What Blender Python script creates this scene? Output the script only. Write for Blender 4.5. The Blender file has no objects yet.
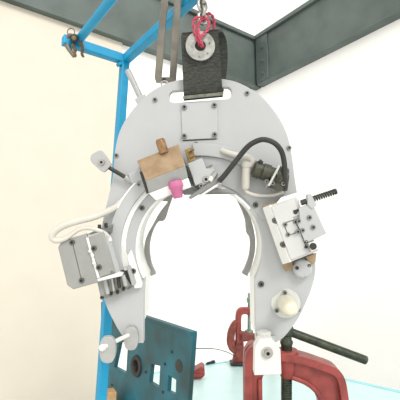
import bpy, bmesh, math, random
from mathutils import Vector, Matrix
random.seed(7)
sc = bpy.context.scene

# ------------------------------------------------------------------ camera
F = 420.0                      # focal length in pixels of the 400 px frame
PITCH = math.radians(10)
CAM = Vector((0, 0, 1.35))
cd = bpy.data.cameras.new('camera'); cd.sensor_width = 36; cd.lens = 36 * F / 400
cd.clip_start = 0.02
cam = bpy.data.objects.new('camera', cd); sc.collection.objects.link(cam)
cam.location = CAM; cam.rotation_euler = (math.pi / 2 + PITCH, 0, 0)
sc.camera = cam
RT = Vector((1, 0, 0)); FW = Vector((0, math.cos(PITCH), math.sin(PITCH))); UP = Vector((0, -math.sin(PITCH), math.cos(PITCH)))

# ------------------------------------------------------------------ light
w = bpy.data.worlds.new('world'); sc.world = w; w.use_nodes = True
bg = w.node_tree.nodes['Background']; bg.inputs[0].default_value = (1.0, 0.985, 0.955, 1); bg.inputs[1].default_value = 1.15
sd = bpy.data.lights.new('sun', 'SUN'); sd.energy = 1.5; sd.angle = math.radians(18); sd.color = (1, 0.97, 0.92)
sun = bpy.data.objects.new('sun', sd); sc.collection.objects.link(sun)
sun.rotation_euler = Vector((-0.36, 0.74, -0.52)).to_track_quat('-Z', 'Y').to_euler()
sc.view_settings.view_transform = 'Standard'; sc.view_settings.look = 'None'
sc.view_settings.gamma = 1; sc.view_settings.exposure = 0.32; sc.view_settings.use_curve_mapping = False

# ------------------------------------------------------------------ helpers: space
def ray(px, py): return FW + RT * ((px - 200) / F) + UP * ((200 - py) / F)
def W(px, py, d): return CAM + ray(px, py) * d
def hit(px, py, p0, n):
    r = ray(px, py); return CAM + r * ((p0 - CAM).dot(n) / r.dot(n))
def hitz(px, py, z): return hit(px, py, Vector((0, 0, z)), Vector((0, 0, 1)))
D = 0.84; S = D / F             # the welding head hangs this far away: 2 mm per pixel
def L(px, py, w=0.0):           # machine frame: x right, -y to the viewer, z up
    k = S * (1 - w / D); return Vector(((px - 200) * k, -w, (200 - py) * k))

# ------------------------------------------------------------------ helpers: materials
def lin(c):
    return tuple(((v / 255) / 12.92 if v / 255 <= .04045 else (((v / 255) + .055) / 1.055) ** 2.4) for v in c)
def mat(name, rgb, rough=.5, metal=0.0, var=.06, scale=40, bump=0.0, rgb2=None, spec=.5, stretch=None, trans=0.0):
    m = bpy.data.materials.new(name); m.use_nodes = True
    nt = m.node_tree; b = nt.nodes['Principled BSDF']; c = lin(rgb)
    b.inputs['Roughness'].default_value = rough; b.inputs['Metallic'].default_value = metal
    b.inputs['Specular IOR Level'].default_value = spec
    if trans: b.inputs['Transmission Weight'].default_value = trans
    tc = nt.nodes.new('ShaderNodeTexCoord'); mp = nt.nodes.new('ShaderNodeMapping')
    if stretch: mp.inputs['Scale'].default_value = stretch
    nz = nt.nodes.new('ShaderNodeTexNoise'); nz.inputs['Scale'].default_value = scale; nz.inputs['Detail'].default_value = 4
    rp = nt.nodes.new('ShaderNodeValToRGB')
    c2 = lin(rgb2) if rgb2 else tuple(v * (1 - var * 2) for v in c)
    c1 = c if rgb2 else tuple(min(1, v * (1 + var)) for v in c)
    rp.color_ramp.elements[0].color = (*c2, 1); rp.color_ramp.elements[1].color = (*c1, 1)
    rp.color_ramp.elements[0].position = .32; rp.color_ramp.elements[1].position = .62
    nt.links.new(tc.outputs['Object'], mp.inputs[0]); nt.links.new(mp.outputs[0], nz.inputs['Vector'])
    nt.links.new(nz.outputs['Fac'], rp.inputs[0]); nt.links.new(rp.outputs[0], b.inputs['Base Color'])
    if bump:
        bp = nt.nodes.new('ShaderNodeBump'); bp.inputs['Strength'].default_value = bump; bp.inputs['Distance'].default_value = .002
        nt.links.new(nz.outputs['Fac'], bp.inputs['Height']); nt.links.new(bp.outputs[0], b.inputs['Normal'])
    return m
M = {}
M['wall'] = mat('cream_plaster', (206, 199, 185), .9, var=.01, scale=6)
M['wallw'] = mat('white_plaster', (250, 249, 246), .9, var=.005, scale=6)
M['floor'] = mat('pale_concrete', (205, 203, 198), .8, var=.05, scale=4)
M['beam'] = mat('dark_green_paint', (82, 93, 89), .5, var=.12, scale=5)
M['blue'] = mat('sky_blue_paint', (0, 143, 186), .45, var=.05, scale=20)
M['teal'] = mat('worn_teal_paint', (28, 106, 122), .55, scale=9, rgb2=(38, 70, 73), bump=.1)
M['cyan'] = mat('pale_cyan_paint', (140, 204, 214), .35, var=.03, scale=10)
M['ttop'] = mat('pale_mint_laminate', (188, 218, 218), .35, var=.02, scale=10)
M['plate'] = mat('light_grey_paint', (175, 177, 177), .42, var=.012, scale=25)
M['grey'] = mat('satin_aluminium', (167, 168, 166), .4, metal=.25, var=.03, scale=60)
M['dgrey'] = mat('mid_grey_metal', (126, 127, 124), .4, metal=.3, var=.06, scale=60)
M['white'] = mat('white_enamel', (216, 215, 211), .4, var=.01)
M['inner'] = mat('bright_metal_and_lit_faces', (236, 236, 233), .45, var=.01)  # pale metal parts, also whitens faces that only catch strong light
M['steel'] = mat('steel', (170, 168, 162), .3, metal=.8, var=.08, scale=50)
M['darkst'] = mat('dark_steel', (60, 60, 56), .45, metal=.5, var=.15, scale=50)
M['black'] = mat('black_rubber', (44, 46, 42), .6, var=.1)
M['motor'] = mat('dark_olive_metal', (66, 68, 54), .5, metal=.2, var=.25, scale=90)
M['brown'] = mat('brown_anodised_metal', (160, 137, 107), .45, metal=.1, scale=45, rgb2=(138, 112, 83))
M['brownd'] = mat('dark_brown_metal', (142, 108, 74), .45, metal=.3, var=.2, scale=90)
M['brass'] = mat('brass', (150, 128, 80), .35, metal=.6, var=.2, scale=80)
M['wood'] = mat('tan_wood', (196, 158, 112), .7, var=.12, scale=60, stretch=(1, 6, 1))
M['pink'] = mat('pink_ceramic', (188, 104, 142), .4, var=.04)
M['ivory'] = mat('ivory_plastic', (214, 209, 188), .35, var=.02)
M['clear'] = mat('milky_plastic', (225, 226, 220), .25, var=.02, trans=.3)
M['red'] = mat('worn_red_paint', (148, 64, 58), .4, scale=35, rgb2=(118, 48, 44), bump=.15)
M['redd'] = mat('dark_red_paint', (132, 60, 50), .5, scale=35, rgb2=(92, 42, 36), bump=.15)
M['rope'] = mat('pink_red_rope', (186, 72, 92), .8, var=.2, scale=200, bump=.3)
M['strap'] = mat('charcoal_webbing', (60, 62, 56), .9, var=.25, scale=130, bump=.4, stretch=(1, 1, 3))
M['felt'] = mat('pale_frayed_webbing', (128, 128, 118), .95, var=.15, scale=150, bump=.4)
M['washer'] = mat('zinc_washer', (168, 168, 162), .4, metal=.4, scale=80, rgb2=(132, 132, 126))
M['hose'] = mat('white_silicone_hose', (196, 193, 183), .5, var=.02)
M['gal'] = mat('galvanised_steel', (122, 117, 106), .4, metal=.4, scale=30, rgb2=(96, 91, 82))
M['rust'] = mat('rusty_steel', (128, 112, 90), .6, metal=.4, scale=90, rgb2=(86, 72, 56))
M['band'] = mat('grey_band_metal', (150, 150, 147), .45, metal=.2, var=.05)
M['fgrey'] = mat('satin_grey_metal', (147, 148, 145), .4, metal=.2, var=.03, scale=60)
M['scr'] = mat('blackened_screw_steel', (92, 92, 86), .35, metal=.5, var=.1)
M['side'] = mat('pale_machined_metal', (196, 196, 193), .4, metal=.1, var=.02)
M['dark'] = mat('grimy_black_metal', (40, 40, 38), .6, var=.2)
M['greenst'] = mat('greenish_steel', (128, 146, 132), .4, metal=.4, var=.1)
M['darkg'] = mat('oily_dark_green_steel', (56, 62, 50), .4, metal=.4, var=.25, scale=60)

# ------------------------------------------------------------------ helpers: meshes
def obj(name, bm, m, parent=None, smooth=None, bevel=0, label=None):
    bmesh.ops.recalc_face_normals(bm, faces=bm.faces[:])
    me = bpy.data.meshes.new(name); bm.to_mesh(me); bm.free()
    ms = m if isinstance(m, (list, tuple)) else [m]
    for k in ms: me.materials.append(M[k])
    o = bpy.data.objects.new(name, me); sc.collection.objects.link(o)
    if parent: o.parent = parent
    if bevel:
        b = o.modifiers.new('bevel', 'BEVEL'); b.width = bevel; b.segments = 2; b.limit_method = 'ANGLE'; b.angle_limit = math.radians(40)
    if smooth is not None:
        for p in me.polygons: p.use_smooth = True
        me.set_sharp_from_angle(angle=math.radians(smooth))
    if label: o['label'] = label
    return o
def tag(o, label, cat, group=None, kind=None):
    if label: o['label'] = label
    if cat: o['category'] = cat
    if group: o['group'] = group
    if kind: o['kind'] = kind
    return o
def empty(name, loc, rot=(0, 0, 0)):
    o = bpy.data.objects.new(name, None); sc.collection.objects.link(o); o.location = loc; o.rotation_euler = rot
    o.empty_display_size = .05
    return o
def newell(p):
    n = Vector((0, 0, 0))
    for i in range(len(p)):
        a, b = p[i], p[(i + 1) % len(p)]
        n += Vector(((a.y - b.y) * (a.z + b.z), (a.z - b.z) * (a.x + b.x), (a.x - b.x) * (a.y + b.y)))
    return n.normalized()
def add_slab(bm, pts, off, holes=()):
    """flat outline pts (3D) with holes, given thickness by the vector off"""
    vs0 = []; 
    loops = [list(pts)] + [list(h) for h in holes]
    edges = []; fl = []
    for lp in loops:
        v = [bm.verts.new(p) for p in lp]; fl.append(v)
        for i in range(len(v)): edges.append(bm.edges.new((v[i], v[(i + 1) % len(v)])))
    if holes:
        r = bmesh.ops.triangle_fill(bm, use_beauty=True, use_dissolve=False, edges=edges, normal=newell(loops[0]))
        faces = [g for g in r['geom'] if isinstance(g, bmesh.types.BMFace)]
    else:
        faces = [bm.faces.new(fl[0])]
    mp = {}
    for v in fl: 
        for q in v: mp[q] = bm.verts.new(q.co + off)
    for f in faces: bm.faces.new([mp[v] for v in reversed(f.verts)])
    for v in fl:
        for i in range(len(v)):
            a, b = v[i], v[(i + 1) % len(v)]
            bm.faces.new((b, a, mp[a], mp[b]))
def slab(name, pts, thick, m, parent, holes=(), bevel=.0012, smooth=None, label=None):
    """machine-frame slab: pts (px, py, w); thickness goes away from the viewer"""
    P = [L(*p) for p in pts]; H = [[L(*p) for p in h] for h in holes]
    n = newell(P)
    if n.y < 0: n = -n
    bm = bmesh.new(); add_slab(bm, P, n * thick, H)
    return obj(name, bm, m, parent, smooth, bevel, label)
def flat(name, pts, w0, w1, m, parent, holes=(), bevel=.0012, smooth=35, label=None):
    return slab(name, [(x, y, w1) for x, y in pts], w1 - w0, m, parent, [[(x, y, w1) for x, y in h] for h in holes], bevel, smooth, label)
def hull(name, pts, m, parent, bevel=.001, label=None, raw=False):
    bm = bmesh.new()
    for p in pts: bm.verts.new(p if raw else L(*p))
    r = bmesh.ops.convex_hull(bm, input=bm.verts)
    bmesh.ops.dissolve_limit(bm, angle_limit=.02, verts=bm.verts[:], edges=bm.edges[:])
    return obj(name, bm, m, parent, None, bevel, label)
def frame_of(d):
    d = d.normalized(); a = Vector((0, 0, 1)) if abs(d.z) < .9 else Vector((1, 0, 0))
    u = d.cross(a).normalized(); return u, d.cross(u).normalized()
def add_lathe(bm, p0, p1, prof, n=16, mi=0, closed=True):
    """prof: list of (t along p0->p1 in metres, radius)"""
    d = (p1 - p0).normalized(); u, v = frame_of(d); rings = []
    for t, r in prof:
        c = p0 + d * t
        rings.append([bm.verts.new(c + (u * math.cos(2 * math.pi * k / n) + v * math.sin(2 * math.pi * k / n)) * r) for k in range(n)])
    for a, b in zip(rings[:-1], rings[1:]):
        for k in range(n):
            f = bm.faces.new((a[k], a[(k + 1) % n], b[(k + 1) % n], b[k])); f.material_index = mi
    if closed:
        for rg in (list(reversed(rings[0])), rings[-1]):
            f = bm.faces.new(rg); f.material_index = mi
def lathe(name, p0, p1, prof, m, parent, n=20, label=None, smooth=40):
    bm = bmesh.new(); add_lathe(bm, p0, p1, prof, n); return obj(name, bm, m, parent, smooth, 0, label)
def cyl(name, p0, p1, r, m, parent, n=16, label=None, ch=None):
    l = (p1 - p0).length; c = min(r * .2, l * .2) if ch is None else ch
    return lathe(name, p0, p1, [(0, r - c), (c, r), (l - c, r), (l, r - c)], m, parent, n, label)
def spline(pts, n=8):
    P = [Vector(p) for p in pts]; out = []
    Q = [P[0] * 2 - P[1]] + P + [P[-1] * 2 - P[-2]]
    for i in range(1, len(Q) - 2):
        for k in range(n):
            t = k / n; a, b, c, d = Q[i - 1], Q[i], Q[i + 1], Q[i + 2]
            out.append(.5 * ((2 * b) + (c - a) * t + (2 * a - 5 * b + 4 * c - d) * t * t + (3 * b - a - 3 * c + d) * t ** 3))
    out.append(P[-1]); return out
def add_tube(bm, path, r, n=10):
    rings = []; d0 = (path[1] - path[0]).normalized(); u, v = frame_of(d0)
    for i, p in enumerate(path):
        d = (path[min(i + 1, len(path) - 1)] - path[max(i - 1, 0)]).normalized()
        u = (u - d * u.dot(d)).normalized(); v = d.cross(u)
        rr = r[i] if isinstance(r, list) else r
        rings.append([bm.verts.new(p + (u * math.cos(2 * math.pi * k / n) + v * math.sin(2 * math.pi * k / n)) * rr) for k in range(n)])
    for a, b in zip(rings[:-1], rings[1:]):
        for k in range(n): bm.faces.new((a[k], a[(k + 1) % n], b[(k + 1) % n], b[k]))
    bm.faces.new(list(reversed(rings[0]))); bm.faces.new(rings[-1])
def tube(name, pts, r, m, parent, n=10, sm=8, label=None):
    bm = bmesh.new(); add_tube(bm, spline(pts, sm) if sm else [Vector(p) for p in pts], r, n); return obj(name, bm, m, parent, 60, 0, label)
def add_box(bm, c, u, v, w_, hu, hv, hw):
    vs = [bm.verts.new(c + u * (a * hu) + v * (b * hv) + w_ * (e * hw)) for a in (-1, 1) for b in (-1, 1) for e in (-1, 1)]
    for f in ((0, 1, 3, 2), (4, 6, 7, 5), (0, 4, 5, 1), (2, 3, 7, 6), (0, 2, 6, 4), (1, 5, 7, 3)): bm.faces.new([vs[i] for i in f])
def bar(name, p0, p1, up, hw, hh, m, parent, bevel=.001, label=None):
    """square bar from p0 to p1"""
    d = (p1 - p0); l = d.length; d.normalize(); s = d.cross(up).normalized(); u = s.cross(d)
    bm = bmesh.new(); add_box(bm, (p0 + p1) / 2, d, s, u, l / 2, hw, hh); return obj(name, bm, m, parent, None, bevel, label)
def arc(cx, cy, r, a0, a1, n=24):
    return [(cx + r * math.cos(math.radians(a0 + (a1 - a0) * i / n)), cy - r * math.sin(math.radians(a0 + (a1 - a0) * i / n))) for i in range(n + 1)]
def band(cx, cy, r0, r1, a0, a1, n=28): return arc(cx, cy, r1, a0, a1, n) + arc(cx, cy, r0, a1, a0, n)
def rrect(x0, y0, x1, y1, r, n=5):
    o = []
    for cx, cy, a in ((x1 - r, y0 + r, 90), (x0 + r, y0 + r, 180), (x0 + r, y1 - r, 270), (x1 - r, y1 - r, 360)):
        o += arc(cx, cy, r, a, a + 90, n) if False else [(cx + r * math.cos(math.radians(a - 90 + 90 * i / n)), cy - r * math.sin(math.radians(a - 90 + 90 * i / n))) for i in range(n + 1)]
    return o
def sm2(pts, n=6, closed=False):
    return [(p.x, p.y) for p in spline([Vector((x, y, 0)) for x, y in pts], n)]
_screw = {}
def screw(px, py, wv, r, parent, kind='steel', tilt=None, name='screw'):
    """socket-head screw, r in pixels, standing on surface wv"""
    key = (round(r, 1), kind)
    if key not in _screw:
        R = r * S; bm = bmesh.new(); p0 = Vector((0, 0, 0)); p1 = Vector((0, -1, 0))
        add_lathe(bm, p0, p1, [(-.002, R), (R * .55, R), (R * .75, R * .85), (R * .75, R * .5)], 14, 0, False)
        add_lathe(bm, p0, p1, [(R * .75, R * .5), (R * .3, R * .45), (R * .3, .0001)], 6, 1, False)
        bmesh.ops.recalc_face_normals(bm, faces=bm.faces[:])
        me = bpy.data.meshes.new('screw'); bm.to_mesh(me); bm.free()
        me.materials.append(M[kind]); me.materials.append(M['dark']); _screw[key] = me
    o = bpy.data.objects.new(name, _screw[key]); sc.collection.objects.link(o); o.parent = parent
    o.location = L(px, py, wv)
    if tilt: o.rotation_euler = tilt
    return o

# ------------------------------------------------------------------ the room
YAW = math.radians(36)
DL = Vector((-math.cos(YAW), -math.sin(YAW), 0))        # along the left wall, towards the viewer
DR = Vector((math.sin(YAW), -math.cos(YAW), 0))         # along the right wall, towards the viewer
CB = W(255, 60, 3.2); CB.z = 0                          # where the two beams meet
ZB0 = W(258, 87, 3.2).z; ZB1 = W(252, 33, 3.2).z
PROT = .075
CW = CB - DR * PROT - DL * PROT                          # the room corner
def vquad(name, a, b, z0, z1, out, m, th=.1):
    bm = bmesh.new(); d = (b - a)
    add_slab(bm, [a + Vector((0, 0, z0)), b + Vector((0, 0, z0)), b + Vector((0, 0, z1)), a + Vector((0, 0, z1))], out * th)
    return tag(obj(name, bm, m), None, None, kind='structure')
WJ = hit(119, 100, CW, DR); KJ = (WJ - CW).dot(DL)         # the cream stretch of the left wall starts here
vquad('wall_back', CW, CW + DL * KJ, 0, 4.2, -DR, 'wallw')
vquad('wall_left', CW + DL * KJ + DR * .02, CW + DL * 3.6 + DR * .02, 0, ZB0, -DR, 'wall', .12)
vquad('wall_upper', CW + DL * KJ, CW + DL * 3.6, ZB0, 4.2, -DR, 'wallw')
vquad('wall_right', CW, CW + DR * 3.6, 0, 4.2, -DL, 'wallw')
bm = bmesh.new(); c0 = CW - DL * .1 - DR * .1
add_slab(bm, [c0, c0 + DL * 3.7, c0 + DL * 3.7 + DR * 3.7, c0 + DR * 3.7], Vector((0, 0, -.1)))
tag(obj('floor', bm, 'floor'), None, None, kind='structure')
def beam(name, a, d, out, l, label, name_end=False):
    """web with a top and a bottom flange; out points into the room"""
    e = tag(empty(name, a + Vector((0, 0, ZB0))), label, 'beam', kind='structure')
    def bx(nm, z0, z1, o0, o1):
        b = bmesh.new(); s = Vector((0, 0, 1))
        pts = [out * o0 + s * (z0 - ZB0), out * o1 + s * (z0 - ZB0), out * o1 + s * (z1 - ZB0), out * o0 + s * (z1 - ZB0)]
        add_slab(b, pts, d * l); obj(nm, b, 'beam', e, None, .003)
    bx('web', ZB0 + .015, ZB1 - .03, -PROT, -.022); bx('top_flange', ZB1 - .03, ZB1, -PROT, .0); bx('bottom_flange', ZB0, ZB0 + .015, -PROT, -.014)
    if name_end: 
        b = bmesh.new(); add_slab(b, [out * -.022 + d * .0 + Vector((0, 0, .015)), out * -.010 + Vector((0, 0, .015)), out * -.010 + Vector((0, 0, ZB1 - ZB0 - .03)), out * -.022 + Vector((0, 0, ZB1 - ZB0 - .03))], d * .12); o = obj('end_plate', b, 'beam', e, None, .002)
        for zz in (.07, .17, .28):
            c_ = out * -.012 + d * .07 + Vector((0, 0, zz)); cyl('bolt', c_, c_ + out * .014, .011, 'beam', e, 6)
    return e
beam('steel_beam', CB - DL * PROT, DL, DR, 3.7, 'dark green steel beam running along the cream wall behind the blue frame')
beam('steel_beam', CB, DR, DL, 3.4, 'dark green steel beam running up to the right edge above the grey plate', True)

# ------------------------------------------------------------------ work table
ZT = .90
tc = hitz(252, 357, ZT)
t = tag(empty('work_table', Vector((tc.x, tc.y, 0)) + (DL * .5 + DR * .9)), 'pale cyan work table standing under the red pipe vises', 'table')
def tl(a, b, z): return tc + DL * a + DR * b + Vector((0, 0, z - ZT)) - t.location
TA, TB = .85, 1.9
bm = bmesh.new(); add_slab(bm, [tl(.03, .03, ZT), tl(TA - .03, .03, ZT), tl(TA - .03, TB - .03, ZT), tl(.03, TB - .03, ZT)], Vector((0, 0, -.03)))
obj('table_top', bm, 'ttop', t, None, .002)
for a0, a1, b0, b1 in ((0, TA, 0, .03), (0, TA, TB - .03, TB), (0, .03, .03, TB - .03), (TA - .03, TA, .03, TB - .03)):
    bm = bmesh.new(); add_slab(bm, [tl(a0, b0, ZT + .002), tl(a1, b0, ZT + .002), tl(a1, b1, ZT + .002), tl(a0, b1, ZT + .002)], Vector((0, 0, -.05)))
    obj('edge_frame', bm, 'cyan', t, None, .003)
for a, b in ((.06, .06), (TA - .06, .06), (.06, TB - .06), (TA - .06, TB - .06)):
    bar('leg', tl(a, b, 0), tl(a, b, ZT - .04), DR, .025, .025, 'cyan', t, .003)

# ------------------------------------------------------------------ blue gantry frame
J = W(125, 60, 1.11); Z3 = Vector((0, 0, 1))
foot = J.copy(); pf = hit(101.5, 392, J, Vector((0, 1, 0)))
k = (J.z - 0) / (J.z - pf.z); foot = J + (pf - J) * k
g = tag(empty('gantry_frame', foot), 'bright blue square-tube frame with a round tube on its arm', 'frame')
o0 = foot
h = .0105
bar('post', foot - o0, J + Z3 * h - o0, DR, h, h, 'blue', g, .002)
bar('base_plate', foot - DL * .12 + Z3 * .005 - o0, foot + DL * .12 + Z3 * .005 - o0, Z3, .06, .005, 'blue', g)
A1 = J + DL * .165
bar('cross_bar', J - o0, A1 - o0, Z3, h, h * 1.1, 'blue', g, .002)
B1 = J + DR * 1.35
bar('top_bar', J - DR * h - o0, B1 - o0, Z3, h, h, 'blue', g, .002)
bar('post', Vector((B1.x, B1.y, 0)) - o0, B1 + Z3 * h - o0, DR, h, h, 'blue', g, .002)
R0 = J + DL * .13 + Z3 * .006
cyl('round_tube', R0 - DR * .015 - o0, R0 + DR * 1.2 - o0, .0105, 'blue', g, 18)
bar('cross_bar', B1 - o0, B1 + DL * .16 - o0, Z3, h, h, 'blue', g, .002)
bar('weld_gusset', J - Z3 * .02 + DL * .02 - o0, J - Z3 * .005 - o0, DR, .004, .008, 'blue', g)

# shackle clipped on the arm end
dS = (R0 - CAM).dot(FW) - .02
s = tag(empty('shackle', W(72, 45, dS)), 'rusty shackle with a small ring hung on the blue arm end', 'shackle')
def sl(px, py, dd=0): return W(px, py, dS + dd) - s.location
tube('bow', [sl(76, 37), sl(70, 35.5), sl(66.5, 40), (sl(67.5, 46)), sl(71, 52), sl(74, 57)], [.0035 + .003 * math.sin(i / 40 * 3.1) for i in range(41)], 'gal', s)
tube('bow', [sl(79, 38), sl(81, 43), sl(82.5, 49), sl(82, 54), sl(83.5, 57)], [.005 - .002 * i / 32 for i in range(33)], 'rust', s)
tube('ring', [sl(71 + 3.6 * math.cos(a * .5236), 32 - 3.6 * math.sin(a * .5236)) for a in range(13)], .0013, 'gal', s, 8, 4)
tube('hook_tongue', [sl(73, 44), sl(75, 50), sl(74.5, 57)], [.004 + .001 * math.sin(i) for i in range(17)], 'rust', s)
cyl('pin', sl(75, 38, .012), sl(74, 38.5, -.018), .010, 'dark', s, 14)
cyl('nut', sl(74, 38, -.018), sl(73.8, 38, -.026), .006, 'rust', s, 6)

# ------------------------------------------------------------------ teal steel panel with cut-outs
P0 = W(193, 333, 1.08); NP = Vector((-math.cos(YAW), -math.sin(YAW), 0))
def hp(px, py): return hit(px, py, P0, NP)
TL_, TR_ = hp(101, 302), hp(193, 333)
BRx = hp(188, 400); kk = TR_.z / (TR_.z - BRx.z); BR_ = TR_ + (BRx - TR_) * kk
BLx = hp(100, 400); BL_ = TL_ + (BLx - TL_) * (TL_.z / (TL_.z - BLx.z))
p = tag(empty('steel_panel', (BL_ + BR_) / 2), 'worn teal steel panel with rectangular cut-outs behind the left foot', 'panel'); po = p.location
holes = [[(119, 343), (128, 340), (126, 373), (114, 367)], [(151, 364), (160, 366), (159, 388), (149, 382)], [(168, 375), (176, 380), (175.5, 395), (167, 391)],
         [(137 + 4 * math.cos(a), 366 - 8 * math.sin(a)) for a in [i * math.pi / 8 for i in range(16)]]]
bm = bmesh.new(); add_slab(bm, [v - po for v in (BL_, BR_, TR_, TL_)], -NP * .014, [[hp(*q) - po for q in h_] for h_ in holes])
obj('panel_sheet', bm, 'teal', p, None, .001)
ce = hp(137, 366) - po
bm = bmesh.new()
add_lathe(bm, ce - NP * .02, ce + NP, [(0, .017), (.022, .017), (.026, .020), (.026, .031), (.018, .034), (.0, .034)], 20, 0, False)
obj('pipe_socket', bm, 'dark', p, 40)
ce2 = hp(179, 366) - po
cyl('stain_disc', ce2 - NP * .003, ce2 + NP * .0015, .017, 'darkst', p, 18)  # thin dark disc drawn for a stain on the sheet
for q in ((146, 372), (165, 364), (172, 352), (112, 385), (163, 392)):
    c = hp(*q) - po; cyl('bolt', c - NP * .003, c + NP * .003, .004, 'dark', p, 8)
e0 = hp(166, 337) - po
bar('top_lip', hp(104, 303.5) - po - NP * .005, hp(192.5, 333.2) - po - NP * .005, NP, .004, .010, 'teal', p)
SH = hit(110, 409, P0 + NP * .04, NP); c = SH - po - NP * .04
bar('shelf', c - DR * .08 + NP * .04, c + DR * .06 + NP * .04, Z3, .04, .004, 'teal', p)
# wood block on the ledge
c = SH + NP * .004 + Z3 * .0045
bm = bmesh.new(); u = (DR * .97 + NP * .25).normalized(); v = Z3.cross(u)
add_box(bm, c + Z3 * .026, u, v, Z3, .026, .018, .026)
tag(obj('wood_block', bm, 'wood', None, None, .002), 'tan wooden block at the foot of the teal panel', 'wood block')

# ------------------------------------------------------------------ red pipe vise in front
DV = 1.02
vz = hitz(292, 463, ZT)
v0 = W(292, 400, DV); v0.z = ZT + .003
vs = tag(empty('pipe_vise', v0), 'large red yoke pipe vise with thick threaded screw and dark handle bar', 'vise')
def vl(px, py, dd=0): return W(px, py, DV + dd) - v0
def vslab(name, pts, d0, d1, m, bevel=.003, smooth=35):
    P = [vl(x, y, 0) + FWH * d0 for x, y in pts]; bm = bmesh.new(); add_slab(bm, P, FWH * (d1 - d0)); return obj(name, bm, m, vs, smooth, bevel)
FWH = FW
BOT = 458
outer = sm2([(244, BOT), (243.5, 400), (243.5, 356), (246, 346), (253, 342.5), (264, 345), (279, 350), (300, 353), (322, 360), (334, 365), (341, 374), (345, 390), (346.5, 410), (347, BOT)], 5)
inner = sm2([(322, BOT), (320, 410), (318, 398), (313, 389), (303, 381.5), (290, 376), (275, 371), (264, 373), (261.5, 382), (261.5, 400), (262, BOT)], 5)
vslab('yoke', outer + inner, -.012, .012, 'red', .004)
def ribbon(path, hw):
    a, b = [], []
    for i, q in enumerate(path):
        d = Vector(path[min(i + 1, len(path) - 1)]) - Vector(path[max(i - 1, 0)]); d.normalize(); n = Vector((-d.y, d.x))
        a.append((q[0] + n.x * hw, q[1] + n.y * hw)); b.append((q[0] - n.x * hw, q[1] - n.y * hw))
    return a + b[::-1]
vslab('yoke_flange', ribbon(sm2([(248, BOT), (247.5, 400), (247.5, 358), (249.5, 349), (254, 346), (264, 348.5), (279, 353.5), (300, 356.5), (320, 363), (332, 368), (338, 376), (341, 391), (342.5, 410), (343, BOT)], 5), 3.6), -.026, .02, 'red', .003)
vslab('yoke_flange', ribbon(sm2([(322, BOT), (321, 410), (319.5, 398), (314, 388), (304, 380), (290, 374.5)], 5), 2.2), -.02, .02, 'red', .003)
vslab('yoke_flange', ribbon([(259, 376), (259.3, 400), (260, BOT)], 2.2), -.02, .02, 'red', .003)
# screw
sx = 286.5; sr = 5.6 * DV / F
lathe('screw_boss', vl(287.5, 349.5), vl(287.5, 377), [(0, .024), (.003, .027), (.008, .027), (.011, .021), (.06, .019), (.066, .016)], 'red', vs, 22)
top, bot = vl(286.5, 374), vl(286.5, 452)
prof = []; ln = (bot - top).length; n = int(ln / .006)
for i in range(n): prof += [(i * .006, sr * .84), (i * .006 + .0018, sr), (i * .006 + .0036, sr), (i * .006 + .0048, sr * .84)]
lathe('threaded_screw', top, bot, prof, 'darkg', vs, 16)
lathe('screw_head', vl(286.5, 350), vl(286.5, 322), [(0, .0135), (.012, .0135), (.016, .0155), (.022, .0155), (.026, .0125), (.036, .0125), (.040, .0165), (.056, .0165), (.062, .013), (.066, .008)], 'darkg', vs, 14)
cyl('handle_bar', vl(276, 326.5), vl(366.5, 360.5), .0105, 'darkg', vs, 16)
lathe('swivel_jaw', vl(286.5, 449), vl(286.5, 458), [(0, .016), (.012, .024), (.022, .024)], 'red', vs, 16)
zb = Vector((0, 0, 0))
bm = bmesh.new(); add_box(bm, Vector((0, .01, .022)), RT, Vector((0, 1, 0)), Z3, .17, .06, .022); obj('base', bm, 'red', vs, None, .006)
for xx in (-.108, .108):
    bm = bmesh.new(); add_box(bm, Vector((xx + .003, 0.0, .05)), RT, Vector((0, 1, 0)), Z3, .032, .035, .035); obj('yoke_socket', bm, 'red', vs, None, .005)
vslab('lower_jaw', [(272, 452), (286, 455), (302, 452), (306, 456.5), (268, 456.5)], -.02, .02, 'darkg', .002)

# ------------------------------------------------------------------ small red vise far behind
cv = hitz(238, 364, ZT + .003); DS = (cv - CAM).dot(FW)
v2 = tag(empty('bench_clamp', cv), 'small red screw clamp on the far table corner, half hidden by grey leg', 'clamp')
FH = Vector((0, 1, 0))
def cl(px, py, dd=0): return W(px, py, DS) + FH * dd - cv
def cslab(name, pts, d0, d1, m, bevel=.006):
    P = [cl(x, y) + FH * d0 for x, y in pts]; bm = bmesh.new(); add_slab(bm, P, FH * (d1 - d0)); return obj(name, bm, m, v2, 35, bevel)
cslab('clamp_frame', sm2([(272, 307), (254, 307.5), (242, 307), (237, 310), (235.5, 317), (235.5, 335)], 5) + [(235.5, 345), (243, 345), (243, 334)] + sm2([(241, 332), (241, 318), (243, 314), (252, 315), (272, 315)], 4), -.03, .03, 'red')
cslab('frame_end', [(268, 307), (275, 310), (275, 362), (266, 362), (267, 330)], -.025, .025, 'red')
cslab('lower_jaw', [(236, 332.5), (242, 331), (256, 334), (270, 335), (270, 340), (256, 339.5), (243, 341), (237, 341)], -.03, .03, 'redd')
cslab('side_arm', sm2([(235, 319), (231, 323), (227.5, 331), (226.5, 341), (228.5, 348), (233, 352), (236, 350), (234.5, 344), (234, 336), (235.5, 328), (237, 321)], 4), -.045, .01, 'redd', .01)
cslab('pedestal', [(235, 340), (243, 340), (244, 352), (248, 362.5), (232, 362.5), (234, 352)], -.03, .03, 'redd')
cslab('foot', [(230, 361), (276, 361), (276, 363.9), (230, 363.9)], -.05, .04, 'dark', .002)
cyl('threaded_screw', cl(249.3, 299), cl(249, 346), .0085, 'greenst', v2, 12)
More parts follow.
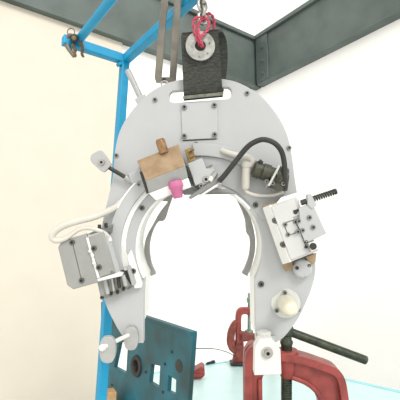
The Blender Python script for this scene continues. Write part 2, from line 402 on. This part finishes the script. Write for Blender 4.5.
lathe('screw_nut', cl(249.3, 313), cl(249.3, 294), [(0, .012), (.022, .012), (.026, .007), (.05, .007), (.054, .013), (.075, .015), (.08, .009), (.1, .009), (.102, .006)], 'greenst', v2, 8)
cyl('jaw_pad', cl(249, 330), cl(249, 334), .022, 'greenst', v2, 14)

# thin wire, dark tool and red jaw at the back of the table
q = [W(176, 349, 1.9), W(200, 348.5, 1.95), W(215, 349, 2.0), W(228, 352.5, 2.05), W(236, 357, 2.08)]
tag(tube('thin_wire', q, .0022, 'darkst', None, 6), 'thin dark wire sagging from behind the teal panel to the small clamp', 'wire')
a, b = hitz(206, 365.6, ZT), hitz(214, 363.4, ZT)
e = tag(empty('hand_punch', (a + b) / 2), 'short dark steel tool lying at the table edge left of small clamp', 'tool'); eo = e.location
a = a - eo + Z3 * .008; b = b - eo + Z3 * .008
lathe('shaft', a, b, [(0, .003), (.012, .007), ((b - a).length - .02, .007), ((b - a).length - .018, .009), ((b - a).length, .009)], 'dark', e, 10)
rj = hitz(197, 380, ZT); rd = (rj - CAM).dot(FW)
e = tag(empty('red_jaw', rj), 'red casting end poking out beside the right edge of teal panel', 'casting')
def rl(px, py): return W(px, py, rd) - rj
bm = bmesh.new(); add_slab(bm, [rl(x, y) for x, y in [(180, 371), (196, 370), (202, 366.5), (204.5, 369), (205, 376), (201, 379.5), (180, 381)]], FW * .06); obj('casting_body', bm, 'red', e, None, .006)
bm = bmesh.new(); add_slab(bm, [rl(x, y) - FW * .008 for x, y in [(180, 374), (200, 373.5), (203, 375), (200, 376.5), (180, 377)]], FW * .01); obj('rib', bm, 'red', e, None, .002)

# ------------------------------------------------------------------ the orbital head
MO = W(200, 200, D)
mc = tag(empty('orbital_welding_head', MO, (PITCH, 0, 0)), 'light grey horseshoe-shaped orbital pipe welding head hanging from a black strap', 'machine')
CX, CY = 200, 248
hole_arc = arc(CX, CY, 63, -29, 209, 48)
outer = [(277, 342), (256, 342), (255.5, 300)] + hole_arc + [(143.5, 296), (143.5, 343)] + \
    sm2([(134, 343), (124, 338), (112, 318), (104, 298), (101, 270), (100.5, 240), (104, 215), (109, 195), (113, 175), (114.5, 155), (118.5, 135), (126, 119), (137, 104.5), (150, 92.5), (165, 84), (182, 79.5), (200, 78), (218, 78.5), (235, 81.5), (250, 88.5), (263, 98), (275, 112), (284, 127), (289.5, 143), (292.5, 160), (295, 180), (299, 202), (306, 226), (313, 250), (315.5, 268), (312.5, 285), (306, 302), (297, 320), (285, 336), (277, 342)], 4)[:-1]
slot = [(x + (y - 94) * .0, y - (x - 200) * .07) for x, y in rrect(169, 88.5, 232, 101, 5.5)]
body = flat('body_plate', outer, -.02, 0, 'plate', mc, [slot], .0015)
for x, y, r in ((155, 100, 2.4), (247, 93.5, 2.4), (289, 148, 2.4), (116.5, 155.5, 2.2), (196, 144, 2.3), (142, 208, 2.6), (261, 284, 3.0), (255.5, 205, 2.8)):
    screw(x, y, {2.6: .006, 2.8: .0015}.get(r, 0), r, body, 'scr' if r > 2.5 else 'dgrey')
# thick housing behind the plate: the C with its two legs
rin = arc(CX, CY, 63, -29, 209, 40)
# the outline is drawn at the plate; straight extrusion gives the deep inner walls
hpts = [(272, 335), (256, 335), (255.5, 300)] + rin + [(143.5, 296), (143.5, 322)] + [(128, 322), (114, 300), (110, 270), (110, 240), (116, 205)] + arc(CX, CY, 98, 148, 32, 20) + [(290, 215), (300, 250), (303, 268), (298, 295), (288, 318)]
flat('ring_housing', hpts, -.118, -.0195, 'inner', mc, (), .0, 35)  # off-white colour stands for the strong light on the inner walls
# back ring (grey clamp band at the far side)
def back(pts): return [(200 + (x - 200), y) for x, y in pts]
wb0, wb1 = -.135, -.120
bl_out = sm2([(151, 276.5), (146, 264), (144, 250), (146, 238), (152, 226), (160, 212), (170, 199)], 5)
bl_in = sm2([(174, 193.5), (169, 207), (164.5, 220), (158, 222), (152.5, 232), (149.5, 246), (151, 262), (156, 274)], 4)
flat('clamp_band', bl_out[:-1] + [(150, 200), (160, 185), (172, 180)] + bl_in, wb0, wb1, 'band', mc, (), .001)
br_out = sm2([(247.5, 276.5), (252.5, 263), (255.2, 250), (255, 236), (251, 219), (243, 205), (236, 197)], 5)
br_in = sm2([(232.5, 193.5), (239, 204), (245, 219), (246.5, 232), (250, 239), (249.6, 253), (246, 265), (242, 273.5)], 4)
flat('clamp_band', br_out[:-1] + [(252, 200), (245, 188), (234, 182)] + br_in, wb0, wb1, 'band', mc, (), .001)
flat('clamp_band', [(172, 180), (240, 182), (238, 193.8), (170, 193.8)], wb0, wb1, 'band', mc, (), .001)
# rings on the plate front
flat('ring_cover', band(CX, CY, 79.5, 92, 196, 128), 0, .018, 'plate', mc, (), .001)
flat('ring_cover', band(CX, CY, 66.5, 92, 96, 24), 0, .0015, 'plate', mc, (), .0008)
flat('guide_rail', band(CX, CY, 74.5, 79.3, 197, 126), 0, .011, 'inner', mc, (), .001, label='bright white curved rail')
ir = flat('inner_ring', band(CX, CY, 63, 74.5, 208, 100), 0, .006, 'plate', mc, (), .001)
flat('ring_lip', band(CX, CY, 62.3, 64.6, 208, 38), -.02, .008, 'inner', mc, (), .0008)
flat('rim_highlight', band(CX, CY, 91, 92.6, 154, 130), .0, .0192, 'inner', mc, (), .0004)  # thin white strip painted as the highlight along the cover edge
# top cover plate
cp = flat('cover_plate', [(181, 103.5), (217, 101), (218, 138), (182.5, 140)], 0, .0035, 'plate', mc, (), .0008)
for x, y in ((184.3, 107.5), (214.3, 105.5), (184.3, 136.2), (214.6, 134.8)): screw(x, y, .0035, 2.7, cp, 'dgrey')
flat('cover_seam', [(183, 140.3), (216.5, 138.6), (216.5, 139.4), (183, 141.1)], -.001, .0012, 'dark', mc, (), 0)
# rod that stands up behind the plate on the left
cyl('rear_handle', L(127.5, 70, -.03), L(143, 103, -.03), .0062, 'grey', mc, 16)
bar('rear_bracket', L(140, 97, -.026), L(150, 118, -.026), Vector((0, 1, 0)), .012, .006, 'plate', mc)

# T-handle upper left
th = [(93.5, 152.5), (101.5, 150.2), (111.5, 164), (103.5, 172.5), (92.2, 164.5), (90, 158.5)]
tp = flat('handle_paddle', [(90.2, 157.5), (91.2, 155), (94, 152.8), (98.5, 150.6), (101.2, 150.3), (103.2, 152), (111, 163.5), (111.2, 165), (105, 171.8), (103.2, 172.2), (100.5, 170.8), (92, 163), (90.3, 160.3)], .018, .026, 'grey', mc, (), .001)
screw(101.8, 162.5, .026, 2.8, tp, 'steel')
cyl('handle_rod', L(108, 167, .02), L(127.5, 178.5, .012), .0040, 'darkst', mc, 14)
cyl('rod_sleeve', L(125, 177, .013), L(132, 181, .010), .0062, 'grey', mc, 14)
hull('rod_block', [(128, 174, .02), (140, 168, .02), (143, 180, .02), (132, 184, .02), (128, 174, 0), (140, 168, 0), (143, 180, 0), (132, 184, 0)], 'plate', mc)
screw(138.5, 184.5, .02, 1.6, mc, 'dgrey')

# torch head: brown cover, grey face, underside painted as lit
th_ = hull('torch_body', [(138, 162, .046), (178, 145.5, .046), (184.5, 166, .066), (146.5, 180, .066), (187.5, 178, .052), (149, 192.5, .052), (191, 186.5, .043), (156, 199.5, .043), (140, 164, 0), (178, 148, 0), (190, 187, 0), (156, 199, 0)], 'grey', mc)
slab('brown_cover', [(136.8, 160.5, .050), (178.3, 144, .050), (185.3, 165.6, .070), (146, 180.6, .070)], .006, 'brown', th_, (), .0015, label='brown metal front cover')
slab('grey_face', [(146.2, 181, .069), (185.4, 166, .069), (188.3, 177.6, .054), (148.8, 193.3, .054)], .004, 'grey', th_, (), .001)
slab('lit_underside', [(149, 193.6, .054), (188.3, 178, .054), (191.5, 187.2, .047), (156, 200.6, .047)], .004, 'inner', th_, (), .001)  # off-white colour stands for the bright background it reflects
slab('dark_side_strip', [(185.6, 165.8, .068), (188.5, 166.5, .050), (193.5, 180, .045), (189, 178, .054)], .002, 'dark', th_, (), .0)  # thin black strip along the right side of the box
slab('dark_side_strip', [(139.5, 172, .05), (142, 172, .056), (148.5, 193, .05), (146.5, 194, .04)], .002, 'dark', th_, (), .0)  # thin black strip along the left side of the box
kp0, kp1 = L(164.2, 153, .052), L(159.8, 139.5, .052)
kn = lathe('adjusting_knob', kp0, kp1, [(0, .0085), (.006, .0092), (.023, .0092), (.027, .0075)], 'brownd', th_, 18)
lathe('ceramic_nozzle', L(174.8, 181, .052), L(178.3, 198, .052), [(0, .0128), (.008, .0142), (.012, .0140), (.015, .0118), (.030, .0092), (.033, .0078)], 'pink', th_, 24, 'pink ceramic nozzle')
hull('brass_fitting', [(184.5, 150, .04), (191, 147.5, .04), (195.5, 160, .04), (188.5, 163, .04), (184.5, 150, .02), (191, 147.5, .02), (195.5, 160, .02), (188.5, 163, .02)], 'brass', th_)
cyl('brass_pin', L(188, 151, .045), L(194, 149, .045), .003, 'brass', th_, 10)
cyl('brass_pin', L(189.5, 157, .046), L(195, 155, .046), .003, 'brownd', th_, 10)
# grey stepped bracket right of the torch
tb = flat('torch_bracket', [(187.5, 163.5), (202, 157.8), (206.3, 168.8), (212.5, 166.2), (217, 176), (212, 180.5), (196.5, 189), (192, 176)], .01, .045, 'plate', mc, (), .001)
cyl('bracket_pin', L(206, 168.5, .04), L(212.5, 165, .05), .0018, 'steel', tb, 10)
screw(206, 179.5, .045, 3.2, tb, 'steel'); screw(201, 186, .045, 2.2, tb, 'dgrey')
flat('notch_insert', [(195, 186), (201.5, 183), (203, 187), (197, 190)], .043, .0465, 'dark', tb, (), .0)
cyl('silver_clamp', L(212, 178, .045), L(216, 172.5, .045), .0058, 'steel', tb, 14)
cyl('silver_clamp', L(209.5, 181, .046), L(212.5, 176.5, .046), .005, 'white', tb, 14)
hull('lever_arm', [(188, 197.2, .05), (190.5, 199.5, .05), (221, 181.5, .045), (217.5, 176.5, .045), (188, 197.2, .044), (190.5, 199.5, .044), (221, 181.5, .038), (217.5, 176.5, .038)], 'dgrey', mc, .001)
hull('lever_highlight', [(199, 195.5, .048), (200, 197, .048), (221.5, 184, .046), (220.5, 181.5, .046), (199, 195.5, .040), (200, 197, .040), (221.5, 184, .040), (220.5, 181.5, .040)], 'white', mc, .0006)  # white strip stands for the highlight along the lever
cyl('lever_pin', L(219.5, 185.5, .03), L(219.5, 185.5, .048), .0028, 'steel', mc, 10)
hull('wire_guide', [(181, 190, .03), (198, 185, .03), (232, 190, .02), (236, 194, .02), (184, 195, .02), (181, 190, .01), (198, 185, .01), (232, 190, .0), (236, 194, .0), (184, 195, .0)], 'dgrey', mc)

# black cable loop
tube('black_cable', [L(219, 181.5, .048), L(226, 173.5, .05), (L(237, 159.5, .054)), L(248, 146.5, .058), L(258, 140.6, .06), L(266, 139.8, .06), L(275, 143.5, .06), L(281.5, 151.5, .056), L(284.3, 163, .05), L(285, 177, .045), L(285, 190, .035)], .0050, 'black', mc, 12)
# white hose group
tube('white_hose', [L(222, 150.5, .007), L(225.5, 152, .012), L(229.5, 153.2, .016), L(240, 156, .02), (L(247.5, 157, .024)), L(252.5, 160.5, .026), L(250, 166, .022)], [.0058] * 49, 'hose', mc, 12)
lathe('white_fitting', L(246.8, 161, .02), L(245.3, 189.5, .02), [(0, .006), (.003, .0098), (.012, .0100), (.013, .0085), (.05, .0082), (.055, .006)], 'hose', mc, 18)
tube('thin_hose', [L(244, 187, .018), L(247, 192, .018), L(255, 194.8, .018), L(266, 195.5, .018), L(276, 194.5, .02), L(284, 191.5, .026)], .0036, 'hose', mc, 10)
flat('arc_shroud', band(CX, CY, 92.3, 105, 94, 36), 0, .008, 'plate', mc, (), .001)

# drive motor
ax = (L(287, 178, .03) - L(254, 167.5, .03)).normalized()
m0 = L(253.5, 168.5, .026)
mt = lathe('drive_motor', m0, m0 + ax, [(0, .011), (.002, .0165), (.014, .0165), (.015, .0145), (.017, .0145), (.018, .0165), (.032, .0165), (.033, .014), (.044, .014), (.045, .0205), (.064, .0205), (.066, .018)], 'motor', mc, 24)
hull('motor_flange', [(272.5, 170, .04), (289.5, 175, .04), (287.5, 191, .04), (269, 188, .04), (272.5, 170, .005), (289.5, 175, .005), (287.5, 191, .005), (269, 188, .005)], 'motor', mt)
bar('tie_bar', L(279.5, 165.5, .052), L(268.5, 186, .048), Vector((0, 1, 0)), .002, .002, 'side', mt)
for x, y in ((278.5, 174, ), (272.5, 183.5), (266.5, 181.5), (283, 184)): screw(x, y, .042, 2.0, mt, 'dgrey')
cyl('motor_terminal', L(259, 160.5, .035), L(262, 163.5, .035), .0042, 'dark', mt, 10)
cyl('motor_terminal', L(266.5, 187.5, .03), L(268, 184, .04), .0035, 'steel', mt, 10)

# torch slide block, right side
def rot_pts(pts): return pts
sb = hull('slide_block', [(269.5, 205.5, .055), (296, 196.5, .055), (318.5, 251, .055), (290, 262, .055), (263, 207.5, .02), (282.5, 264, .02), (269.5, 205.5, .0), (296, 196.5, .0), (318.5, 251, 0), (286, 263, 0), (263, 207.5, .0), (282.5, 264, 0)], 'side', mc)
slab('side_cheek', [(262.3, 207.8, .022), (269.3, 205.2, .056), (290, 262.2, .056), (282.3, 264.6, .022)], .004, 'inner', sb, (), .0008)
hull('brown_shim', [(262, 206, .018), (276, 201, .018), (277, 204, .018), (263.5, 209, .018), (262, 206, 0), (276, 201, 0), (277, 204, 0), (263.5, 209, 0)], 'brown', sb)
hull('top_cap', [(276, 203.5, .05), (281, 197.5, .05), (297, 192.5, .05), (300, 201, .05), (276, 203.5, .01), (281, 197.5, .01), (297, 192.5, .01), (300, 201, .01)], 'inner', sb)
sp = flat('pivot_plate', [(299, 208), (308.5, 204.5), (313, 204), (326.5, 233.5), (310, 241.5), (305.5, 243), (296.5, 221), (300, 219)], 0.055, .064, 'plate', sb, (), .001)
flat('pivot_arm', [(307.5, 194.6), (311, 193.6), (317, 205), (312, 209), (307.5, 205)], .052, .066, 'plate', sb, (), .001)
flat('front_panel', [(271, 207), (294, 199), (300, 214.5), (293, 217.5), (306, 243), (309, 252.5), (291, 260)], .055, .0585, 'side', sb, (), .0008)
hull('recess_shade', [(293, 210.5, .0595), (300.5, 208, .0595), (296.5, 214.5, .0595), (294, 214, .0595), (293, 210.5, .055), (300.5, 208, .055), (296.5, 214.5, .055), (294, 214, .055)], 'dark', sb, 0)  # raised black patch stands for the shade inside a recess
tube('seam', [L(283, 223.5, .059), L(296, 219.3, .059), L(298, 226, .059), L(305.8, 246, .059)], .0007, 'darkst', sb, 6, 0)
tube('seam', [L(284.5, 226, .059), L(288.5, 235.5, .059), L(299, 231.5, .059)], .0007, 'darkst', sb, 6, 0)
for x, y, r, k in ((275, 220.5, 2.9, 'scr'), (283, 244.5, 2.9, 'scr')): screw(x, y, .054, r, sb, k)
for x, y in ((285, 224.5), (288, 234.5), (295.2, 221.8), (298.5, 221), (297.8, 231.6), (302.5, 230.3)): screw(x, y, .0585 if x < 296 else .064, 2.1, sb, 'dgrey')
for x, y in ((309.3, 217.5), (313, 227.2)): screw(x, y, .064, 2.3, sp, 'dgrey')
for x, y in ((306.3, 241.5), (306.2, 247)): screw(x, y, .062, 1.5, sb, 'dark')
hull('latch_block', [(308, 243, .062), (316, 240.5, .062), (319.5, 247.5, .062), (311.5, 252, .062), (308, 243, .04), (316, 240.5, .04), (319.5, 247.5, .04), (311.5, 252, .04)], 'inner', sb)
cyl('latch_knob', L(313.2, 246.3, .06), L(313.2, 246.3, .072), .0065, 'darkst', sb, 14)
# spring plunger
pa, pb = L(300.5, 203, .06), L(335.5, 191.5, .06)
cyl('plunger_rod', pa, pb, .0030, 'steel', sb, 12)
dirp = (pb - pa).normalized(); uu, vv = frame_of(dirp)
q0 = L(311.5, 199.5, .06); ql = (pb - q0).length - .002; turns = 10
hel = [q0 + dirp * (ql * i / (turns * 10)) + (uu * math.cos(2 * math.pi * i / 10) + vv * math.sin(2 * math.pi * i / 10)) * .0046 for i in range(turns * 10 + 1)]
tube('spring', hel, .0015, 'darkst', sb, 6, 0, label='dark coil spring')
cyl('plunger_collar', L(301, 203, .06), L(306.5, 201, .06), .0052, 'darkst', sb, 14)
cyl('plunger_tip', pb - dirp * .003, pb + dirp * .002, .0056, 'darkst', sb, 12)
# under the block
hull('brown_foot', [(282.5, 264.5, .012), (292, 261, .012), (294, 268.5, .012), (285.5, 271.5, .012), (282.5, 264.5, 0), (292, 261, 0), (294, 268.5, 0), (285.5, 271.5, 0)], 'brown', sb)
hull('brown_foot', [(305.5, 257, .012), (316.5, 252.5, .012), (315.5, 262, .012), (310, 266, .012), (305.5, 257, 0), (316.5, 252.5, 0), (315.5, 262, 0), (310, 266, 0)], 'brown', sb)
pd = cyl('pivot_disc', L(302.5, 269, 0), L(302.5, 269, .02), .0185, 'plate', mc, 28)
for x, y in ((297, 268), (309, 265.5), (305, 275.5)): screw(x, y, .02, 1.7, pd, 'darkst')

# ivory knob on right leg
fl = cyl('knob_flange', L(285.5, 303, 0), L(285.5, 303, .007), .029, 'clear', mc, 32, 'milky round knob flange')
for x, y in ((284.8, 292.5), (276.5, 310.5), (298.3, 309.5)): screw(x, y, .007, 2.3, fl, 'dgrey')
kp = L(285.5, 303, .006); kq = L(290.5, 309.5, .055)
lathe('ivory_knob', kp, kq, [(0, .0175), (.012, .0172), (.030, .0160), (.044, .0148), (.052, .0115), (.055, .006)], 'ivory', mc, 26, 'ivory plastic knob')
# right foot
cyl('foot_spindle', L(264, 331, .018), L(264.5, 352, .018), .0135, 'clear', mc, 20)
rf = flat('foot_bracket', [(254.3, 375.5), (255, 347), (259.5, 339.5), (271.5, 338.5), (280.5, 350), (281.5, 374.8)], .02, .045, 'white', mc, (), .0015)
cyl('foot_washer', L(267.2, 352.5, .045), L(267.2, 352.5, .049), .0108, 'steel', rf, 20)
screw(267.6, 352.8, .049, 3.6, rf, 'steel')
hull('leg_end', [(256, 336, .0), (276, 336, .0), (276, 344, .0), (256, 344, .0), (258, 336, .022), (271, 336, .022), (271, 345, .022), (258, 345, .022)], 'plate', mc)

# left foot: two oval plates joined by a pin
def oval(cx, cy, rx, ry, n=28): return [(cx + rx * abs(math.cos(t)) ** .72 * (1 if math.cos(t) > 0 else -1), cy + ry * abs(math.sin(t)) ** .9 * (1 if math.sin(t) > 0 else -1)) for t in [2 * math.pi * i / n for i in range(n)]]
flat('foot_plate', oval(130.8, 338.8, 7.2, 11.8), .0, .014, 'grey', mc, (), .001)
flat('foot_plate', oval(107.3, 350.2, 8.2, 13.3), .05, .062, 'grey', mc, (), .001)
cyl('foot_pin', L(128.5, 335, .012), L(101.5, 348, .070), .0042, 'white', mc, 14)
cyl('pin_nut', L(104.5, 346.6, .062), L(100.5, 348.6, .070), .0060, 'inner', mc, 6)

# wire feeder block, left side
wf = flat('feeder_plate', [(57.8, 247.5), (61.5, 241), (86, 233.5), (103.5, 281), (73, 289.5), (67, 285)], .045, .055, 'fgrey', mc, (), .0015)
screw(72.3, 242.3, .055, 2.5, wf, 'scr'); screw(81.8, 280.3, .055, 2.5, wf, 'scr')
tube('plate_seam', [L(73, 245, .0552), L(81, 278, .0552)], .0005, 'darkst', wf, 6, 0)
fb = hull('feeder_block', [(86.5, 236.5, .052), (103.5, 230.5, .052), (111, 240, .040), (120.5, 273, .040), (117, 273.5, .052), (99, 279.5, .052), (86.5, 236.5, 0), (106, 229, 0), (112, 240, 0), (121, 273, 0), (99, 279.5, 0)], 'plate', mc)
flat('feeder_cover', [(88.5, 237.5), (103.2, 232.2), (115.5, 272.5), (100, 277.5)], .052, .057, 'fgrey', fb, (), .0012)
flat('white_strip', [(85.8, 238), (88.2, 237.2), (99.8, 277.6), (97.2, 278.4)], .05, .058, 'white', fb, (), .0006)
flat('cover_edge', [(97, 279), (118.3, 272.5), (122.5, 273.5), (122, 276), (98, 281.5)], .04, .056, 'white', fb, (), .0006)
for x, y in ((94, 248.3), (99, 267.3)): screw(x, y, .057, 2.6, fb, 'scr')
screw(112, 272, .056, 1.5, fb, 'dgrey')
for x, y in ((90, 251), (92.5, 255.5), (94, 263)): cyl('roller', L(x, y, .05), L(x, y, .061), .0032, 'white', fb, 10)
hull('feeder_top', [(86, 235, .048), (98, 229, .03), (113.5, 224, .02), (112.5, 232, .02), (104, 234, .048), (86, 235, .0), (98, 229, .0), (113.5, 224, .0), (112.5, 232, 0), (104, 234, 0)], 'dgrey', mc)
for x, y in ((99.5, 226.5), (106, 225)): cyl('terminal', L(x, y + 2, .03), L(x, y - 2, .03), .0035, 'dark', mc, 10)
# white wedge and bracket under the rings
flat('white_wedge', [(122.2, 244), (132, 266), (123, 268), (118.5, 272.5)], .0, .012, 'white', mc, (), .0008)
flat('ring_bracket', [(127, 256), (131, 250), (142, 284), (141.5, 287.5), (134.5, 288.5)], .0, .014, 'inner', mc, (), .0008)
flat('bracket_shade', [(122, 269), (130.5, 267.5), (136, 284), (128, 290), (120, 282)], -.001, .005, 'dgrey', mc, (), .0004)  # darker grey patch stands for the shade of a recess
screw(133.5, 271, .014, 2.6, mc, 'scr')
# mechanism under the feeder
ub = hull('lower_bracket', [(97, 281, .03), (124, 274, .03), (131, 285, .02), (118, 295, .02), (104, 298.5, .025), (100.5, 297, .03), (97, 281, 0), (124, 274, 0), (131, 285, 0), (118, 295, 0), (101, 298, 0)], 'fgrey', mc)
for x0, y0, x1, y1, r, m_ in ((105, 279, 108, 294, .0042, 'grey'), (112, 278, 114, 291, .003, 'steel'), (118, 277, 119.5, 288, .0034, 'darkst'), (123, 275, 126, 286, .0042, 'grey')):
    cyl('guide_pin', L(x0, y0, .034), L(x1, y1, .034), r, m_, ub, 12)
for x, y in ((102, 297.5), (111, 293.5), (117.5, 292), (123.5, 289)): screw(x, y, .028, 1.8, ub, 'darkst')
flat('pin_guard', [(126.5, 267), (129.5, 266.5), (135.5, 284.5), (132, 286)], .014, .03, 'grey', mc, (), .0006)
# white cable loops on the left
tube('white_cable', [L(124, 199.5, .004), L(120.5, 203, .007), L(116, 207, .012), L(105, 212.5, .028), L(92, 217.5, .045), L(76, 221.5, .055), L(62, 226.5, .062), L(53.5, 233, .064), (L(52.3, 238.5, .064)), L(58, 240.5, .062), L(67, 237.5, .058), L(78, 230, .055), L(88, 228, .052), L(99, 230.5, .05), L(106.5, 234.5, .046), L(110, 240, .040)], [.0064] * 60 + [.0064 - .00008 * min(i, 32) for i in range(61)], 'hose', mc, 12)
cyl('cable_end', L(108.5, 236.5, .042), L(110.5, 241.5, .042), .0042, 'white', mc, 12)
# lifting eye
tube('lifting_eye', [L(164.5 + 3.2 * math.cos(a * .5236), 84 - 3.2 * math.sin(a * .5236), -.006) for a in range(13)], .0016, 'steel', mc, 8, 4)

# ------------------------------------------------------------------ lifting strap, rope, chain, hanger
ls = tag(empty('lifting_strap', MO, (PITCH, 0, 0)), 'charcoal webbing lifting strap threaded through the plate slot', 'strap')
front = [(181.3, 38), (184, 36), (216, 29.5), (218.5, 31), (223.5, 92.5), (183.5, 97)]
def wstrap(name, path, hw0, hw1, th, m, parent):
    """band of webbing: path of (px, py, w); half widths in px interpolated"""
    bm = bmesh.new(); P = spline([L(*q) for q in path], 6); n = len(P); rings = []
    for i, p in enumerate(P):
        d = (P[min(i + 1, n - 1)] - P[max(i - 1, 0)]).normalized(); sx_ = Vector((1, 0, .1)).normalized(); nn = d.cross(sx_).normalized()
        hw = (hw0 + (hw1 - hw0) * i / (n - 1)) * S
        rings.append([bm.verts.new(p + sx_ * a * hw + nn * b * th) for a, b in ((-1, -1), (1, -1), (1, 1), (-1, 1))])
    for a, b in zip(rings[:-1], rings[1:]):
        for k in range(4): bm.faces.new((a[k], a[(k + 1) % 4], b[(k + 1) % 4], b[k]))
    bm.faces.new(rings[0]); bm.faces.new(rings[-1])
    return obj(name, bm, m, parent, 50, .0006)
wstrap('front_band', [(199.5, 33.5, .022), (200.5, 50, .020), (202, 75, .014), (203, 90, .008), (203.3, 96.5, -.004), (203.3, 97, -.02), (204, 90, -.032)], 18, 20.5, .0028, 'strap', ls)
wstrap('rear_band', [(204, 93, -.03), (207, 80, -.034), (209, 60, -.032), (208, 42, -.02), (204, 33, .0), (200, 32.5, .016)], 20.5, 18, .0028, 'strap', ls)
wstrap('frayed_edge', [(203.3, 94.2, .0085), (203.3, 97.2, .0055)], 20.2, 20.0, .0016, 'felt', ls)
wa = L(200.2, 46.4, .0255); wb = wa + Vector((.0003, -.004, 0))
bm = bmesh.new(); l = (wb - wa).length
add_lathe(bm, wa, wb, [(0, .0105), (0, .0285), (l, .0285), (l, .0105), (0, .0105)], 32, 0, False); obj('washer', bm, 'washer', ls, 40, 0, 'round zinc washer')
for a in (20, 80, 140, 215, 265, 320):
    cyl('rivet', L(200 + 10.3 * math.cos(math.radians(a)), 46.4 - 10.3 * math.sin(math.radians(a)), .028), L(200 + 10.3 * math.cos(math.radians(a)), 46.4 - 10.3 * math.sin(math.radians(a)), .0306), .0016, 'dgrey', ls, 8)
cyl('grommet', L(200.6, 46.3, .019), L(200.4, 46.3, .0272), .0108, 'dark', ls, 20)

rp = tag(empty('rope_loop', MO, (PITCH, 0, 0)), 'knotted pink-red rope tying the strap washer to the chain', 'rope')
def rope(pts, r=.0024):
    P = spline([L(*q) for q in pts], 8)
    for ph in (0, math.pi):
        u_, v_ = frame_of((P[1] - P[0]).normalized()); Q = []
        for i, p in enumerate(P):
            d = (P[min(i + 1, len(P) - 1)] - P[max(i - 1, 0)]).normalized(); u_ = (u_ - d * u_.dot(d)).normalized(); v_ = d.cross(u_)
            a = ph + i * .55; Q.append(p + (u_ * math.cos(a) + v_ * math.sin(a)) * r * .62)
        bm = bmesh.new(); add_tube(bm, Q, r * .78, 8); obj('rope_strand', bm, 'rope', rp, 60)
rope([(202.5, 19, .012), (197, 17.5, .022), (193.5, 21.5, .028), (194.2, 29, .032), (197, 38, .034), (200, 45, .03), (201.5, 47, .016)])
rope([(202, 20, .016), (199, 22.5, .028), (198.3, 30, .034), (199.5, 38, .038), (202.5, 45.5, .034), (203, 48, .018)])
rope([(200, 37, .04), (204, 34, .038), (208.2, 28.5, .032), (209, 22.5, .026), (206, 18, .02), (202.5, 20.5, .012)])
rope([(203.5, 16, .004), (208.5, 13.5, .008), (213, 17, .004), (214.2, 24, .0), (213, 32, -.004), (210, 37, -.008)])

XB = J + DR * ((-J.x + .004) / DR.x)                    # the top bar above the hook
ch = tag(empty('hoist_chain', L(202, 20, .012) @ Matrix() if False else MO, (PITCH, 0, 0)), 'short silver chain holding the rope above the strap', 'chain')
RM = Matrix.Rotation(-PITCH, 3, 'X')
ctop = RM @ (XB + Z3 * .03 - MO); cbot = L(202.4, 22, .014)
nl = 7; cdir = (ctop - cbot); cl_ = cdir.length / nl; cdir.normalize(); cu, cvv = frame_of(cdir)
for i in range(nl):
    c = cbot + cdir * (cl_ * (i + .5)); sd_ = (cu * math.cos(.5) + cvv * math.sin(.5)) if i % 2 else (cvv * math.cos(.5) - cu * math.sin(.5)); hl = cl_ * .5 + .004; hw = .0085
    pts = []
    for kk_ in range(24):
        a = 2 * math.pi * kk_ / 24; y = math.sin(a); pts.append(c + sd_ * (hw * math.cos(a)) + cdir * (math.copysign(max(hl - hw, 0), y) + hw * y if abs(y) > 1e-6 else 0))
    pts.append(pts[0]); bm = bmesh.new(); add_tube(bm, pts, .0035, 8); obj('link', bm, 'steel', ch, 60)

hg = tag(empty('hanger_bracket', MO, (PITCH, 0, 0)), 'grey two-leg steel hanger standing on the top left of plate', 'bracket')
for (x0, y0), (x1, y1) in (((157.8, 78), (167.5, -40)), ((172.6, 78), (180, -40))):
    flat('hanger_leg', [(x0 - 3.3, y0), (x0 + 3.3, y0), (x1 + 3.4, y1), (x1 - 3.4, y1)], -.035, -.022, 'gal', hg, (), .0008, None)
flat('foot_bar', [(154.3, 77), (176.2, 77), (175, 81.5), (155.5, 81)], -.036, -.018, 'gal', hg, (), .0008, None)
flat('top_tie', [(163.5, -40), (184, -40), (184.5, -47), (164, -47)], -.036, -.02, 'gal', hg, (), .0008, None)
cyl('foot_nut', L(164, 79.5, -.022), L(164, 79.5, -.012), .0042, 'dark', hg, 6)
